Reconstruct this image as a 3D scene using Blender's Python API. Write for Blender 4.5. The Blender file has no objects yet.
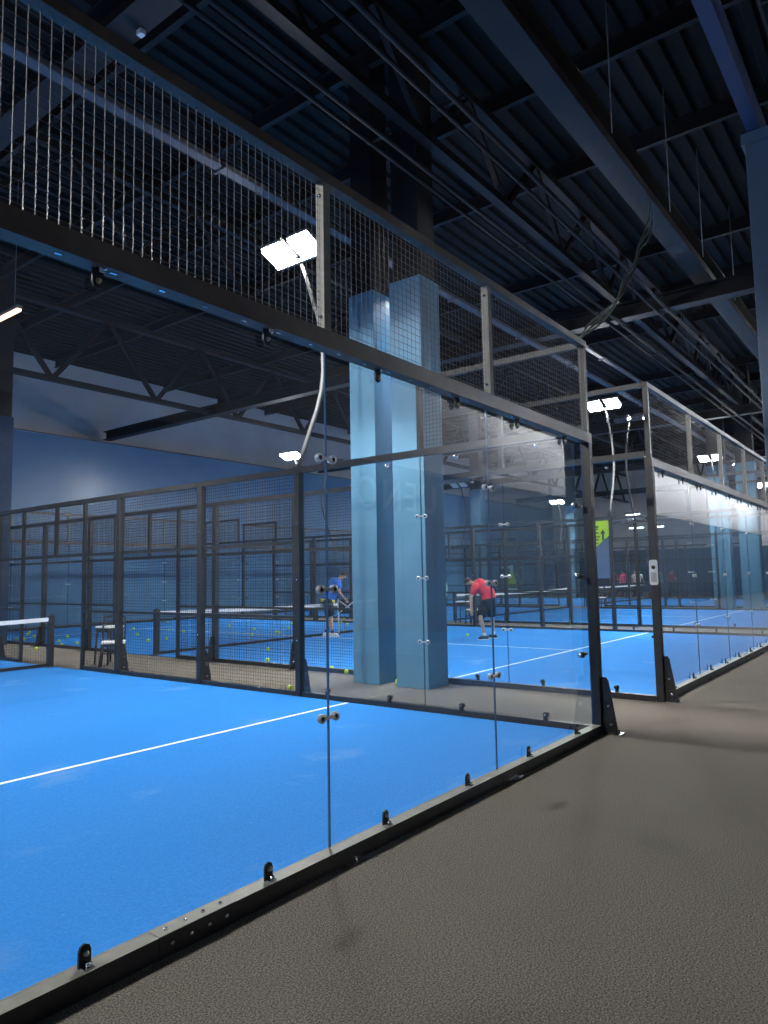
import bpy, bmesh, math, random
from mathutils import Vector, Matrix
random.seed(7)
sc = bpy.context.scene
col = sc.collection
R = math.radians

# ------------------------------------------------------------------ materials
def mat(name, rgb, rough=0.5, metal=0.0, spec=0.5, noise=None, bump=None, emit=None, estr=0):
    m = bpy.data.materials.new(name); m.use_nodes = True
    nt = m.node_tree; b = nt.nodes['Principled BSDF']
    b.inputs['Base Color'].default_value = (*rgb, 1)
    b.inputs['Roughness'].default_value = rough
    b.inputs['Metallic'].default_value = metal
    b.inputs['Specular IOR Level'].default_value = spec
    if emit:
        b.inputs['Emission Color'].default_value = (*emit, 1)
        b.inputs['Emission Strength'].default_value = estr
    tc = nt.nodes.new('ShaderNodeTexCoord')
    if noise:                                   # (scale, rgb2, low, high [, second scale])
        n = nt.nodes.new('ShaderNodeTexNoise'); n.inputs['Scale'].default_value = noise[0]
        n.inputs['Detail'].default_value = 4
        nt.links.new(tc.outputs['Object'], n.inputs['Vector'])
        r = nt.nodes.new('ShaderNodeValToRGB')
        r.color_ramp.elements[0].position = noise[2]; r.color_ramp.elements[1].position = noise[3]
        r.color_ramp.elements[0].color = (*rgb, 1); r.color_ramp.elements[1].color = (*noise[1], 1)
        nt.links.new(n.outputs['Fac'], r.inputs['Fac'])
        nt.links.new(r.outputs['Color'], b.inputs['Base Color'])
    if bump:
        n2 = nt.nodes.new('ShaderNodeTexNoise'); n2.inputs['Scale'].default_value = bump[0]
        nt.links.new(tc.outputs['Object'], n2.inputs['Vector'])
        bp = nt.nodes.new('ShaderNodeBump'); bp.inputs['Strength'].default_value = bump[1]
        bp.inputs['Distance'].default_value = 0.01
        nt.links.new(n2.outputs['Fac'], bp.inputs['Height'])
        nt.links.new(bp.outputs['Normal'], b.inputs['Normal'])
    return m

def turf_material():
    m = mat('turf_blue', (0.015, 0.16, 0.62), 0.9, spec=0.15)
    nt = m.node_tree; b = nt.nodes['Principled BSDF']; tc = nt.nodes.new('ShaderNodeTexCoord')
    def ramp(scale, detail, lo, hi, a, bb):
        n = nt.nodes.new('ShaderNodeTexNoise'); n.inputs['Scale'].default_value = scale; n.inputs['Detail'].default_value = detail
        nt.links.new(tc.outputs['Object'], n.inputs['Vector'])
        r = nt.nodes.new('ShaderNodeValToRGB'); r.color_ramp.elements[0].position = lo; r.color_ramp.elements[1].position = hi
        r.color_ramp.elements[0].color = (*a, 1); r.color_ramp.elements[1].color = (*bb, 1)
        nt.links.new(n.outputs['Fac'], r.inputs['Fac']); return r
    base = ramp(60, 6, .35, .7, (0.018, 0.185, 0.56), (0.026, 0.235, 0.66))
    sand = ramp(1.1, 10, .60, .80, (0, 0, 0), (.55, .55, .55))
    fleck = ramp(25, 8, .70, .78, (0, 0, 0), (.35, .35, .35))
    add = nt.nodes.new('ShaderNodeMix'); add.data_type = 'RGBA'; add.blend_type = 'ADD'; add.inputs[0].default_value = 1
    nt.links.new(sand.outputs['Color'], add.inputs[6]); nt.links.new(fleck.outputs['Color'], add.inputs[7])
    mx = nt.nodes.new('ShaderNodeMix'); mx.data_type = 'RGBA'
    nt.links.new(add.outputs[2], mx.inputs[0]); nt.links.new(base.outputs['Color'], mx.inputs[6])
    mx.inputs[7].default_value = (.22, .38, .66, 1)
    nt.links.new(mx.outputs[2], b.inputs['Base Color'])
    return m

def carpet_material():
    m = mat('carpet', (0.1, 0.09, 0.08), 0.95, spec=0.1)
    nt = m.node_tree; b = nt.nodes['Principled BSDF']; tc = nt.nodes.new('ShaderNodeTexCoord')
    n = nt.nodes.new('ShaderNodeTexNoise'); n.inputs['Scale'].default_value = 120; n.inputs['Detail'].default_value = 8; n.inputs['Roughness'].default_value = .9
    nt.links.new(tc.outputs['Object'], n.inputs['Vector'])
    r = nt.nodes.new('ShaderNodeValToRGB'); cr = r.color_ramp
    cr.elements[0].position = .45; cr.elements[0].color = (.042, .038, .033, 1)
    cr.elements[1].position = .57; cr.elements[1].color = (.30, .272, .236, 1)
    nt.links.new(n.outputs['Fac'], r.inputs['Fac'])
    n2 = nt.nodes.new('ShaderNodeTexNoise'); n2.inputs['Scale'].default_value = 1.1; n2.inputs['Detail'].default_value = 3
    nt.links.new(tc.outputs['Object'], n2.inputs['Vector'])
    r2 = nt.nodes.new('ShaderNodeValToRGB'); r2.color_ramp.elements[0].color = (.86, .86, .86, 1); r2.color_ramp.elements[1].color = (1.1, 1.08, 1.05, 1)
    nt.links.new(n2.outputs['Fac'], r2.inputs['Fac'])
    mx = nt.nodes.new('ShaderNodeMix'); mx.data_type = 'RGBA'; mx.blend_type = 'MULTIPLY'; mx.inputs[0].default_value = 1
    nt.links.new(r.outputs['Color'], mx.inputs[6]); nt.links.new(r2.outputs['Color'], mx.inputs[7])
    nt.links.new(mx.outputs[2], b.inputs['Base Color'])
    bp = nt.nodes.new('ShaderNodeBump'); bp.inputs['Strength'].default_value = .3; bp.inputs['Distance'].default_value = .002
    nt.links.new(n.outputs['Fac'], bp.inputs['Height']); nt.links.new(bp.outputs['Normal'], b.inputs['Normal'])
    return m

def glass_material():
    m = bpy.data.materials.new('tempered_glass'); m.use_nodes = True
    nt = m.node_tree; nt.nodes.remove(nt.nodes['Principled BSDF'])
    out = nt.nodes['Material Output']
    t = nt.nodes.new('ShaderNodeBsdfTransparent'); t.inputs['Color'].default_value = (.965, .985, .985, 1)
    g = nt.nodes.new('ShaderNodeBsdfGlossy'); g.inputs['Roughness'].default_value = 0.0; g.inputs['Color'].default_value = (1, 1, 1, 1)
    f = nt.nodes.new('ShaderNodeFresnel'); f.inputs['IOR'].default_value = 1.5
    geo = nt.nodes.new('ShaderNodeNewGeometry')      # the outer face mirrors; light inside the pane leaves it straight
    mul = nt.nodes.new('ShaderNodeMath'); mul.operation = 'MULTIPLY'
    sub = nt.nodes.new('ShaderNodeMath'); sub.operation = 'SUBTRACT'; sub.inputs[0].default_value = 1
    nt.links.new(geo.outputs['Backfacing'], sub.inputs[1])
    nt.links.new(f.outputs['Fac'], mul.inputs[0]); nt.links.new(sub.outputs[0], mul.inputs[1])
    m2 = nt.nodes.new('ShaderNodeMath'); m2.operation = 'MULTIPLY'; m2.inputs[1].default_value = 1.5; m2.use_clamp = True
    nt.links.new(mul.outputs[0], m2.inputs[0])
    x = nt.nodes.new('ShaderNodeMixShader')
    nt.links.new(m2.outputs[0], x.inputs['Fac']); nt.links.new(t.outputs[0], x.inputs[1]); nt.links.new(g.outputs[0], x.inputs[2])
    nt.links.new(x.outputs[0], out.inputs['Surface'])
    return m

M = {}
M['turf'] = turf_material()
M['carpet'] = carpet_material()
M['glass'] = glass_material()
M['glass_edge'] = mat('glass_edge', (.06, .12, .22), .12)
M['line'] = mat('line_white', (.80, .84, .86), .9, spec=.1, noise=(30, (.62, .70, .78), .5, .8))
M['steel'] = mat('powder_coated_steel', (.020, .020, .022), .42, noise=(9, (.030, .029, .030), .4, .7))
M['frame'] = mat('brown_black_frame', (.080, .058, .044), .45, noise=(9, (.10, .072, .055), .4, .7))
M['wire_dark'] = mat('black_coated_wire', (.016, .016, .018), .5)
M['rail'] = mat('pale_rail', (.21, .20, .175), .5, noise=(14, (.26, .25, .22), .4, .75))
M['wire'] = mat('galvanised_wire', (.10, .10, .11), .45, metal=.3)
M['satin'] = mat('satin_metal', (.72, .73, .75), .35, metal=.45)
M['chrome'] = mat('chrome', (.75, .75, .77), .18, metal=1)
M['rubber'] = mat('black_rubber', (.012, .012, .014), .5)
M['pillar'] = mat('blue_paint', (.105, .245, .37), .5, noise=(2.2, (.125, .28, .41), .35, .7), bump=(3, .15))
M['pillar_navy'] = mat('navy_column', (.018, .045, .11), .5, noise=(2, (.025, .06, .13), .3, .7))  # darker base colour than the other blue columns
M['wall_blue'] = mat('blue_wall_paint', (.085, .20, .38), .28, noise=(.7, (.105, .235, .42), .35, .7), bump=(1.2, .25))
M['wall_grey'] = mat('grey_cladding', (.50, .48, .50), .7, noise=(.8, (.58, .56, .57), .3, .7))
M['wall_light'] = mat('light_grey_wall', (.50, .51, .53), .8, noise=(.6, (.60, .60, .60), .3, .7))
M['wall_navy'] = mat('navy_wall', (.03, .07, .13), .7, noise=(.8, (.045, .09, .16), .3, .7))
M['deck'] = mat('roof_deck', (.010, .008, .008), .9, noise=(1.2, (.006, .005, .005), .3, .7))
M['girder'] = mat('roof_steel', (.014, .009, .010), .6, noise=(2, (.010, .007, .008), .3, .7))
M['tray'] = mat('galvanised_tray', (.12, .12, .14), .5, metal=.3)
M['soffit'] = mat('blue_beam', (.02, .045, .13), .5)
M['column'] = mat('grey_blue_column', (.14, .20, .28), .6, noise=(1.5, (.17, .23, .31), .3, .7))
M['white_plastic'] = mat('white_plastic', (.80, .80, .80), .4)
M['pole'] = mat('pale_grey_pole', (.075, .077, .08), .5)
M['lens'] = mat('led_lens', (.9, .9, .9), .4, emit=(1.0, .985, .96), estr=38)
M['lamp_body'] = mat('lamp_body', (.20, .20, .21), .5)
M['tube'] = mat('tube_glow', (1, .8, .6), .4, emit=(1.0, .42, .20), estr=1.2)
M['added_tube'] = mat('added_tube_glow', (1, 1, 1), .4, emit=(.96, .98, 1.0), estr=125)  # glow of the added lamps beside the aisle
M['cold_tube'] = mat('cold_tube_glow', (1, 1, 1), .4, emit=(.85, .93, 1), estr=6)
M['net'] = mat('net_black', (.015, .016, .02), .8)
M['netband'] = mat('net_white_band', (.85, .86, .88), .7)
M['ball'] = mat('ball_felt', (.62, .80, .06), .85, noise=(60, (.70, .88, .12), .4, .7))
M['skin'] = mat('skin', (.55, .33, .23), .55)
M['hair'] = mat('dark_hair', (.035, .025, .02), .6, noise=(90, (.06, .045, .035), .4, .6))
M['blue_shirt'] = mat('blue_shirt', (.035, .16, .60), .8, bump=(14, .6))
M['red_shirt'] = mat('red_shirt', (.75, .045, .065), .8, bump=(14, .6))
M['black_cloth'] = mat('black_cloth', (.016, .018, .026), .85, bump=(14, .5))
M['yellow_cloth'] = mat('yellow_cloth', (.75, .72, .06), .8)
M['white_cloth'] = mat('white_cloth', (.80, .80, .80), .8, bump=(12, .5))
M['pink_cloth'] = mat('pink_cloth', (.70, .06, .20), .8)
M['maroon_cloth'] = mat('maroon_cloth', (.30, .05, .06), .8)
M['mint_cloth'] = mat('mint_cloth', (.42, .72, .66), .85, bump=(9, .5))
M['denim'] = mat('denim', (.04, .06, .12), .85)
M['green_sign'] = mat('green_sign', (.38, .60, .03), .6)
M['sign_dark'] = mat('sign_dark', (.03, .05, .02), .7)
M['banner_grey'] = mat('banner_grey', (.10, .15, .22), .7)
M['sticker_grey'] = mat('sticker_grey', (.45, .45, .43), .6)
M['copper'] = mat('brass_bolt', (.62, .50, .38), .3, metal=1)
M['cable'] = mat('grey_cable', (.16, .17, .15), .6)
M['letters'] = mat('sign_letters', (.48, .52, .56), .6)
M['poster_teal'] = mat('poster_teal', (.02, .10, .13), .6)
M['poster_green'] = mat('poster_green', (.45, .68, .08), .6)
M['poster_pale'] = mat('poster_pale', (.45, .75, .72), .6)

# ------------------------------------------------------------------ mesh builder
class MB:
    def __init__(s): s.v = []; s.f = []; s.m = []; s.smooth = []
    def quads(s, vs, fs, mi=0, sm=False):
        o = len(s.v); s.v += [tuple(p) for p in vs]
        for f in fs: s.f.append(tuple(i + o for i in f)); s.m.append(mi); s.smooth.append(sm)
        return s
    def box(s, x0, x1, y0, y1, z0, z1, mi=0):
        vs = [(x, y, z) for z in (z0, z1) for y in (y0, y1) for x in (x0, x1)]
        return s.quads(vs, [(0, 2, 3, 1), (4, 5, 7, 6), (0, 1, 5, 4), (2, 6, 7, 3), (0, 4, 6, 2), (1, 3, 7, 5)], mi)
    def bar(s, p, q, w, h, up=(0, 0, 1), mi=0):
        p = Vector(p); q = Vector(q); d = (q - p).normalized(); u = Vector(up)
        if abs(d.dot(u)) > .98: u = Vector((1, 0, 0))
        a = d.cross(u).normalized(); b = a.cross(d).normalized()
        vs = [c + a * i * w / 2 + b * j * h / 2 for c in (p, q) for i, j in ((-1, -1), (1, -1), (1, 1), (-1, 1))]
        return s.quads(vs, [(0, 1, 2, 3), (7, 6, 5, 4), (0, 4, 5, 1), (1, 5, 6, 2), (2, 6, 7, 3), (3, 7, 4, 0)], mi)
    def tube(s, pts, r, n=8, mi=0, cap=True):
        pts = [Vector(p) for p in pts]; rr = r if isinstance(r, (list, tuple)) else [r] * len(pts)
        rings = []; prev = None
        for i, p in enumerate(pts):
            d = (pts[min(i + 1, len(pts) - 1)] - pts[max(i - 1, 0)]).normalized()
            if prev is None:
                u = Vector((0, 0, 1)) if abs(d.z) < .9 else Vector((1, 0, 0))
                a = d.cross(u).normalized()
            else: a = (prev - d * prev.dot(d)).normalized()
            prev = a; b = d.cross(a)
            rings.append([p + (a * math.cos(t) + b * math.sin(t)) * rr[i] for t in [2 * math.pi * k / n for k in range(n)]])
        o = [p for ring in rings for p in ring]
        fs = [(i * n + k, i * n + (k + 1) % n, (i + 1) * n + (k + 1) % n, (i + 1) * n + k) for i in range(len(pts) - 1) for k in range(n)]
        if cap: fs += [tuple(range(n))[::-1], tuple((len(pts) - 1) * n + k for k in range(n))]
        return s.quads(o, fs, mi, True)
    def ball(s, c, r, n=10, m=7, mi=0, sx=1, sy=1, sz=1):
        vs = [(c[0], c[1], c[2] - r * sz)]
        for j in range(1, m):
            t = -math.pi / 2 + math.pi * j / m
            vs += [(c[0] + r * sx * math.cos(t) * math.cos(2 * math.pi * k / n), c[1] + r * sy * math.cos(t) * math.sin(2 * math.pi * k / n), c[2] + r * sz * math.sin(t)) for k in range(n)]
        vs.append((c[0], c[1], c[2] + r * sz))
        fs = [(0, 1 + (k + 1) % n, 1 + k) for k in range(n)]
        for j in range(m - 2):
            fs += [(1 + j * n + k, 1 + j * n + (k + 1) % n, 1 + (j + 1) * n + (k + 1) % n, 1 + (j + 1) * n + k) for k in range(n)]
        l = len(vs) - 1
        fs += [(l, 1 + (m - 2) * n + k, 1 + (m - 2) * n + (k + 1) % n) for k in range(n)]
        return s.quads(vs, fs, mi, True)
    def prism(s, poly, axis, a, b, mi=0):
        """poly: list of (p,q) in the plane across axis; axis 'x': (y,z), 'y': (x,z), 'z': (x,y)"""
        def P(pq, t): return {'x': (t, pq[0], pq[1]), 'y': (pq[0], t, pq[1]), 'z': (pq[0], pq[1], t)}[axis]
        n = len(poly); vs = [P(p, a) for p in poly] + [P(p, b) for p in poly]
        fs = [tuple(range(n)), tuple(range(2 * n - 1, n - 1, -1))] + [(k, k + n, (k + 1) % n + n, (k + 1) % n) for k in range(n)]
        return s.quads(vs, fs, mi)
    def wires_x(s, x0, x1, z0, z1, y, p=.05, r=.002):     # welded mesh in a plane y = const
        n = max(2, round((x1 - x0) / p))
        for i in range(n + 1):
            x = x0 + (x1 - x0) * i / n; s.stick((x, y, z0), (x, y, z1), r)
        n = max(2, round((z1 - z0) / p))
        for i in range(n + 1):
            z = z0 + (z1 - z0) * i / n; s.stick((x0, y - .003, z), (x1, y - .003, z), r * .75)
        return s
    def wires_y(s, y0, y1, z0, z1, x, p=.05, r=.002):
        n = max(2, round((y1 - y0) / p))
        for i in range(n + 1):
            y = y0 + (y1 - y0) * i / n; s.stick((x, y, z0), (x, y, z1), r)
        n = max(2, round((z1 - z0) / p))
        for i in range(n + 1):
            z = z0 + (z1 - z0) * i / n; s.stick((x + .003, y0, z), (x + .003, y1, z), r)
        return s
    def stick(s, p, q, r):
        p = Vector(p); q = Vector(q); d = (q - p).normalized()
        a = d.cross(Vector((0.3, 1, 0.2))).normalized() * r; b = d.cross(a).normalized() * r
        vs = [c + o for c in (p, q) for o in (a, b, -a, -b)]
        s.quads(vs, [(0, 4, 5, 1), (1, 5, 6, 2), (2, 6, 7, 3), (3, 7, 4, 0)], 0, True)
    def build(s, name, mats, parent=None, loc=(0, 0, 0), bevel=0):
        me = bpy.data.meshes.new(name); me.from_pydata(s.v, [], s.f)
        if not isinstance(mats, (list, tuple)): mats = [mats]
        for m in mats: me.materials.append(M[m])
        me.polygons.foreach_set('material_index', s.m)
        me.polygons.foreach_set('use_smooth', s.smooth); me.update()
        o = bpy.data.objects.new(name, me); col.objects.link(o); o.location = loc
        if parent: o.parent = parent
        if bevel:
            b = o.modifiers.new('bevel', 'BEVEL'); b.width = bevel; b.segments = 2; b.limit_method = 'ANGLE'
        return o

def tag(o, label, cat, group=None, kind=None):
    o['label'] = label; o['category'] = cat
    if group: o['group'] = group
    if kind: o['kind'] = kind
    return o
def thing(name, loc, label, cat, group=None, kind=None, rz=0):
    o = bpy.data.objects.new(name, None); col.objects.link(o); o.location = loc; o.rotation_euler.z = rz
    o.empty_display_size = .1
    return tag(o, label, cat, group, kind)
def copy_tree(o, parent=None):
    c = o.copy(); col.objects.link(c); c.parent = parent
    for ch in list(o.children): copy_tree(ch, c)
    return c
def structure(o, label=None, cat=None):
    o['kind'] = 'structure'
    if label: o['label'] = label; o['category'] = cat
    return o

PITCH = 12.21
L = 21.5                    # court length
W = 10.0
# ------------------------------------------------------------------ room shell
XW0, XW1, YW0, YW1, ZR = -14, 52, -7, 23.5, 10.2
structure(MB().box(XW0, XW1, YW0, YW1, -.2, 0).build('floor', 'carpet'), 'speckled brown grey carpet floor of the hall', 'floor')
# wall seen at the far side: blue panels below, grey cladding set back above
structure(MB().box(XW0, XW1, YW1, YW1 + .3, 0, 7.25, 0).box(XW0, XW1, YW1 + .35, YW1 + .6, 7.2, 11, 1).box(XW0, XW1, YW1 - .03, YW1 + .36, 7.22, 7.27, 2)
          .build('wall_back', ['wall_blue', 'wall_grey', 'tray']), 'blue far wall with grey cladding above', 'wall')
structure(MB().box(XW0, XW1, YW0 - .3, YW0, 0, 4.2, 0).box(XW0, XW1, YW0 - .3, YW0 + .02, 4.2, 8, 1).box(XW0, XW1, YW0 - .3, YW0, 8, 11, 0)
          .build('wall_front', ['wall_navy', 'wall_light']), 'navy wall with a light grey upper band beside the aisle', 'wall')
structure(MB().box(XW0 - .3, XW0, YW0, YW1, 0, 11, 0).build('wall_left', ['wall_blue']), 'blue end wall beyond the nearest court', 'wall')
structure(MB().box(XW1, XW1 + .3, YW0, YW1, 0, 3.4, 0).box(XW1, XW1 + .3, YW0, YW1, 3.4, 11, 1).build('wall_right', ['wall_navy', 'wall_grey']), 'dark end wall behind the lounge with grey upper part', 'wall')
d = MB()
ys = []; y = YW0
while y < YW1 + .6:
    ys += [(y, 0), (y + .14, 0), (y + .17, .09), (y + .31, .09)]; y += .34
poly = [(a, ZR + b) for a, b in ys]
n = len(poly)
vs = [(x, a, b) for x in (XW0, XW1) for a, b in poly]
d.quads(vs, [(k, k + 1, n + k + 1, n + k) for k in range(n - 1)])
vs = [(x, a, b + .06) for x in (XW0, XW1) for a, b in poly]
d.quads(vs, [(k + 1, k, n + k, n + k + 1) for k in range(n - 1)])
structure(d.build('ceiling', 'deck'), 'dark corrugated steel roof deck', 'ceiling')

def ibeam(mb, p, q, w, h, t=.03):
    p = Vector(p); q = Vector(q)
    mb.bar(p + Vector((0, 0, t / 2)), q + Vector((0, 0, t / 2)), w, t)
    mb.bar(p + Vector((0, 0, h - t / 2)), q + Vector((0, 0, h - t / 2)), w, t)
    mb.bar(p + Vector((0, 0, h / 2)), q + Vector((0, 0, h / 2)), t, h - 2 * t)

# purlins carrying the deck
for i, x in enumerate([-11, -7, -5, -1, 1.5, 3.8, 6.6, 11.5, 14.5, 17.5, 24, 27, 30, 36, 39, 42, 48]):
    mb = MB(); ibeam(mb, (x, YW0, 9.86), (x, YW1, 9.86), .10, .32, .02)
    o = mb.build('roof_joist', 'girder')
    tag(o, 'dark steel joist under the corrugated roof deck', 'beam', 'roof joists under the deck', 'structure')
# cross beams at the level of the cable trays
names = ['nearest, crossing above the left end of the first court', 'above the first gap pillars and second court', 'above the third court', 'above the fourth court', 'above the lounge']
for x, t in zip([-3.15, 8.8, 21.5, 33, 45], names):
    mb = MB(); ibeam(mb, (x, -1.1, 7.32), (x, YW1, 7.32), .32, .36)
    tag(mb.build('roof_beam', 'girder'), 'dark steel cross beam ' + t, 'beam', 'cross beams over the courts', 'structure')
# long girder along the aisle
mb = MB(); ibeam(mb, (XW0, .62, 7.75), (XW1, .62, 7.75), .36, .5)
tag(mb.build('roof_girder', 'girder'), 'wide dark steel girder running along the aisle edge of the courts', 'beam', None, 'structure')
# trusses
def truss(y, zb, zt, t, step=3.3, x0=XW0, ph=0, wch=.16):
    r = thing('roof_truss', (0, y, 0), t, 'truss', 'steel roof trusses', 'structure')
    MB().bar((x0, 0, zb), (XW1, 0, zb), wch, .14).build('bottom_chord', 'girder', r)
    MB().bar((x0, 0, zt), (XW1, 0, zt), wch, .14).build('top_chord', 'girder', r)
    mb = MB(); x = x0 + ph; k = 0
    while x + step / 2 < XW1:
        a, b = ((x, 0, zb), (x + step / 2, 0, zt)) if k % 2 == 0 else ((x, 0, zt), (x + step / 2, 0, zb))
        mb.bar(a, b, wch * .6, wch * .6); x += step / 2; k += 1
    mb.build('web_bracing', 'girder', r)
    return r
truss(16.8, 7.42, 9.6, 'steel truss with V bracing crossing in front of the far wall', 3.45, XW0, 3.23, .2)
truss(9.6, 8.2, 9.7, 'steel truss over the middle of the courts', 3.0)
truss(2.9, 8.3, 9.7, 'steel truss over the near ends of the courts', 2.6)
# trays and pipes along X
def tray(y, z, w, h, t, m='tray', x0=XW0, x1=XW1, name='cable_tray', cat='cable tray'):
    mb = MB().bar((x0, y, z), (x1, y, z), w, .012)
    mb.bar((x0, y - w / 2, z + h / 2), (x1, y - w / 2, z + h / 2), .01, h).bar((x0, y + w / 2, z + h / 2), (x1, y + w / 2, z + h / 2), .01, h)
    x = x0 + 1
    while x < x1:
        mb.bar((x, y - w / 2 - .05, z - .02), (x, y + w / 2 + .05, z - .02), .04, .03); x += 3
    return tag(mb.build(name, m), t, cat, None, 'structure')
tray(4.55, 7.22, .16, .06, 'long cable tray above the courts behind the mesh, the one farther from the aisle')
tray(3.68, 7.22, .10, .05, 'long cable tray above the top rail of the near glass wall')
for (yy, t) in ((2.45, 'thin pipe under the roof between girder and cable trays'), (1.35, 'thin pipe under the roof beside the wide girder')):
    mb = MB().tube([(XW0, yy, 7.3), (XW1, yy, 7.3)], .035).tube([(XW0, yy + .22, 7.3), (XW1, yy + .22, 7.3)], .03)
    x = -12
    while x < XW1: mb.bar((x, yy - .08, 7.36), (x, yy + .32, 7.36), .05, .03); x += 4
    tag(mb.build('ceiling_pipe', 'girder'), t, 'pipe', 'roof pipes', 'structure')
# beam over the aisle with ladder tray
mb = MB().box(-6, XW1, -1.42, -1.26, 7.4, 7.75)
tag(mb.build('aisle_beam', 'soffit'), 'blue painted beam over the aisle resting on the grey column', 'beam', None, 'structure')
mb = MB().bar((-6, -1.72, 7.9), (XW1, -1.72, 7.9), .03, .08).bar((-6, -2.1, 7.9), (XW1, -2.1, 7.9), .03, .08)
x = -5.8
while x < 30: mb.bar((x, -1.72, 7.9), (x, -2.1, 7.9), .03, .05); x += .3
tag(mb.build('ladder_tray', 'tray'), 'ladder cable tray with rungs beside the blue aisle beam', 'cable tray', None, 'structure')
tag(MB().box(-6, XW1, -7, -2.3, 8.3, 8.5).build('mezzanine_slab', 'deck'), 'dark slab above the aisle', 'slab', None, 'structure')

# columns
def column(x0, x1, y0, y1, z1, m, t, g=None):
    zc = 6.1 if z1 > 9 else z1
    c = MB().box(x0, x1, y0, y1, 0, zc).build('column', m, None, (0, 0, 0), .008)
    if z1 > 9: MB().box(x0 + .04, x1 - .04, y0 + .04, y1 - .04, zc, z1).build('shaded_shaft', 'girder', c)  # dark colour stands in for shade above the floodlight cutoff
    return tag(c, t, 'column', g, 'structure')
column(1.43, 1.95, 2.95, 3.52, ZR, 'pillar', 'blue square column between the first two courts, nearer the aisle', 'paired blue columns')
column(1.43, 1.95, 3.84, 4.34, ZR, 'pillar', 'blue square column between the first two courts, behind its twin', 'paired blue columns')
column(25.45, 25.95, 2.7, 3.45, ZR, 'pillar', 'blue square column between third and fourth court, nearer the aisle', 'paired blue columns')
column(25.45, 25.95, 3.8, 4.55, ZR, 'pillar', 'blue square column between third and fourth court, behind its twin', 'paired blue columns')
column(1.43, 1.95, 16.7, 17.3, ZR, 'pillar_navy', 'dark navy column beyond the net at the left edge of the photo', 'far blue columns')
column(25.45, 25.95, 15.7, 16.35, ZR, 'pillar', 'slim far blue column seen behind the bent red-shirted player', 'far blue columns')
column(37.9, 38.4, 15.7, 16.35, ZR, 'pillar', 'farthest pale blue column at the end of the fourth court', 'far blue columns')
cc = column(3.08, 3.7, -1.50, -1.22, 7.25, 'column', 'tall grey blue column in the aisle at the right edge')
MB().box(3.04, 3.74, -1.54, -1.18, 7.25, 7.4).build('capital', 'column', cc)

# ------------------------------------------------------------------ court (local origin = right front corner on the aisle line)
Y4, Y6, Y8, YD, YN, YE = 4.13, 6.26, 8.50, 9.68, 10.70, 12.02
def bolt(mb, c, axis, r=.012, h=.008, mi=1):
    c = Vector(c); d = Vector(axis)
    mb.tube([c, c + d * h], r, 8, mi); mb.tube([c + d * h, c + d * (h * 2)], [r * .6, r * .45], 6, mi)

def pane(parent, axis, a0, a1, z0, z1, off, th=.012):
    mb = MB()
    if axis == 'x':
        mb.box(a0, a1, off, off + th, z0, z1)
    else:
        mb.box(off, off + th, a0, a1, z0, z1)
    e = [4, 5] if axis == 'x' else [2, 3]
    for k in (e if axis == 'x' else e): mb.m[k] = 1
    return mb.build('glass_pane', ['glass', 'glass_edge'], parent)

def coupling(parent, p, axis):
    x, y, z = p; mb = MB()
    def T(a, u0, u1, r, mi, n=14):
        if axis == 'x': mb.tube([(x + a, y + u0, z), (x + a, y + u1, z)], r, n, mi)
        else: mb.tube([(x + u0, y + a, z), (x + u1, y + a, z)], r, n, mi)
    for a in (-.058, .058):
        T(a, -.007, -.001, .027, 0); T(a, -.010, -.007, .013, 1); T(a, .013, .019, .024, 0)
    h = .009
    for u0, u1 in ((-.008, -.003), (.018, .023)):
        if axis == 'x': mb.box(x - .058, x + .058, y + u0, y + u1, z - h, z + h)
        else: mb.box(x + u0, x + u1, y - .058, y + .058, z - h, z + h)
    return mb.build('glass_coupling', ['satin', 'rubber'], parent)

def clip(parent, p, axis, up=1):
    """oval black plate standing on (up=1) or hanging from (up=-1) the rail, with bolt and foot"""
    x, y, z = p; mb = MB(); h = .082 * up; w = .026
    if axis == 'x': y -= .012
    pts = [(-w, 0), (w, 0), (w, h * .72)] + [(w * math.cos(t), h * .72 + up * w * 1.1 * math.sin(t)) for t in (math.pi * .25, math.pi * .5, math.pi * .75)] + [(-w, h * .72)]
    if axis == 'x':
        mb.prism([(x + a, z + b) for a, b in pts], 'y', y - .02, y - .008)
        mb.tube([(x, y - .036, z + h * .66), (x, y - .02, z + h * .66)], [.009, .014], 8, 1)
        mb.box(x - .022, x + .022, y - .055, y - .02, z, z + .006 * up, 2)
        mb.tube([(x + .004, y - .04, z + .006 * up), (x + .004, y - .04, z + .022 * up)], .013, 8, 2)
    else:
        mb.prism([(y + a, z + b) for a, b in pts], 'x', x - .02, x - .008)
        mb.tube([(x - .036, y, z + h * .66), (x - .02, y, z + h * .66)], [.009, .014], 8, 2)
    return mb.build('glass_clip', ['rubber', 'copper', 'chrome'], parent)

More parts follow.
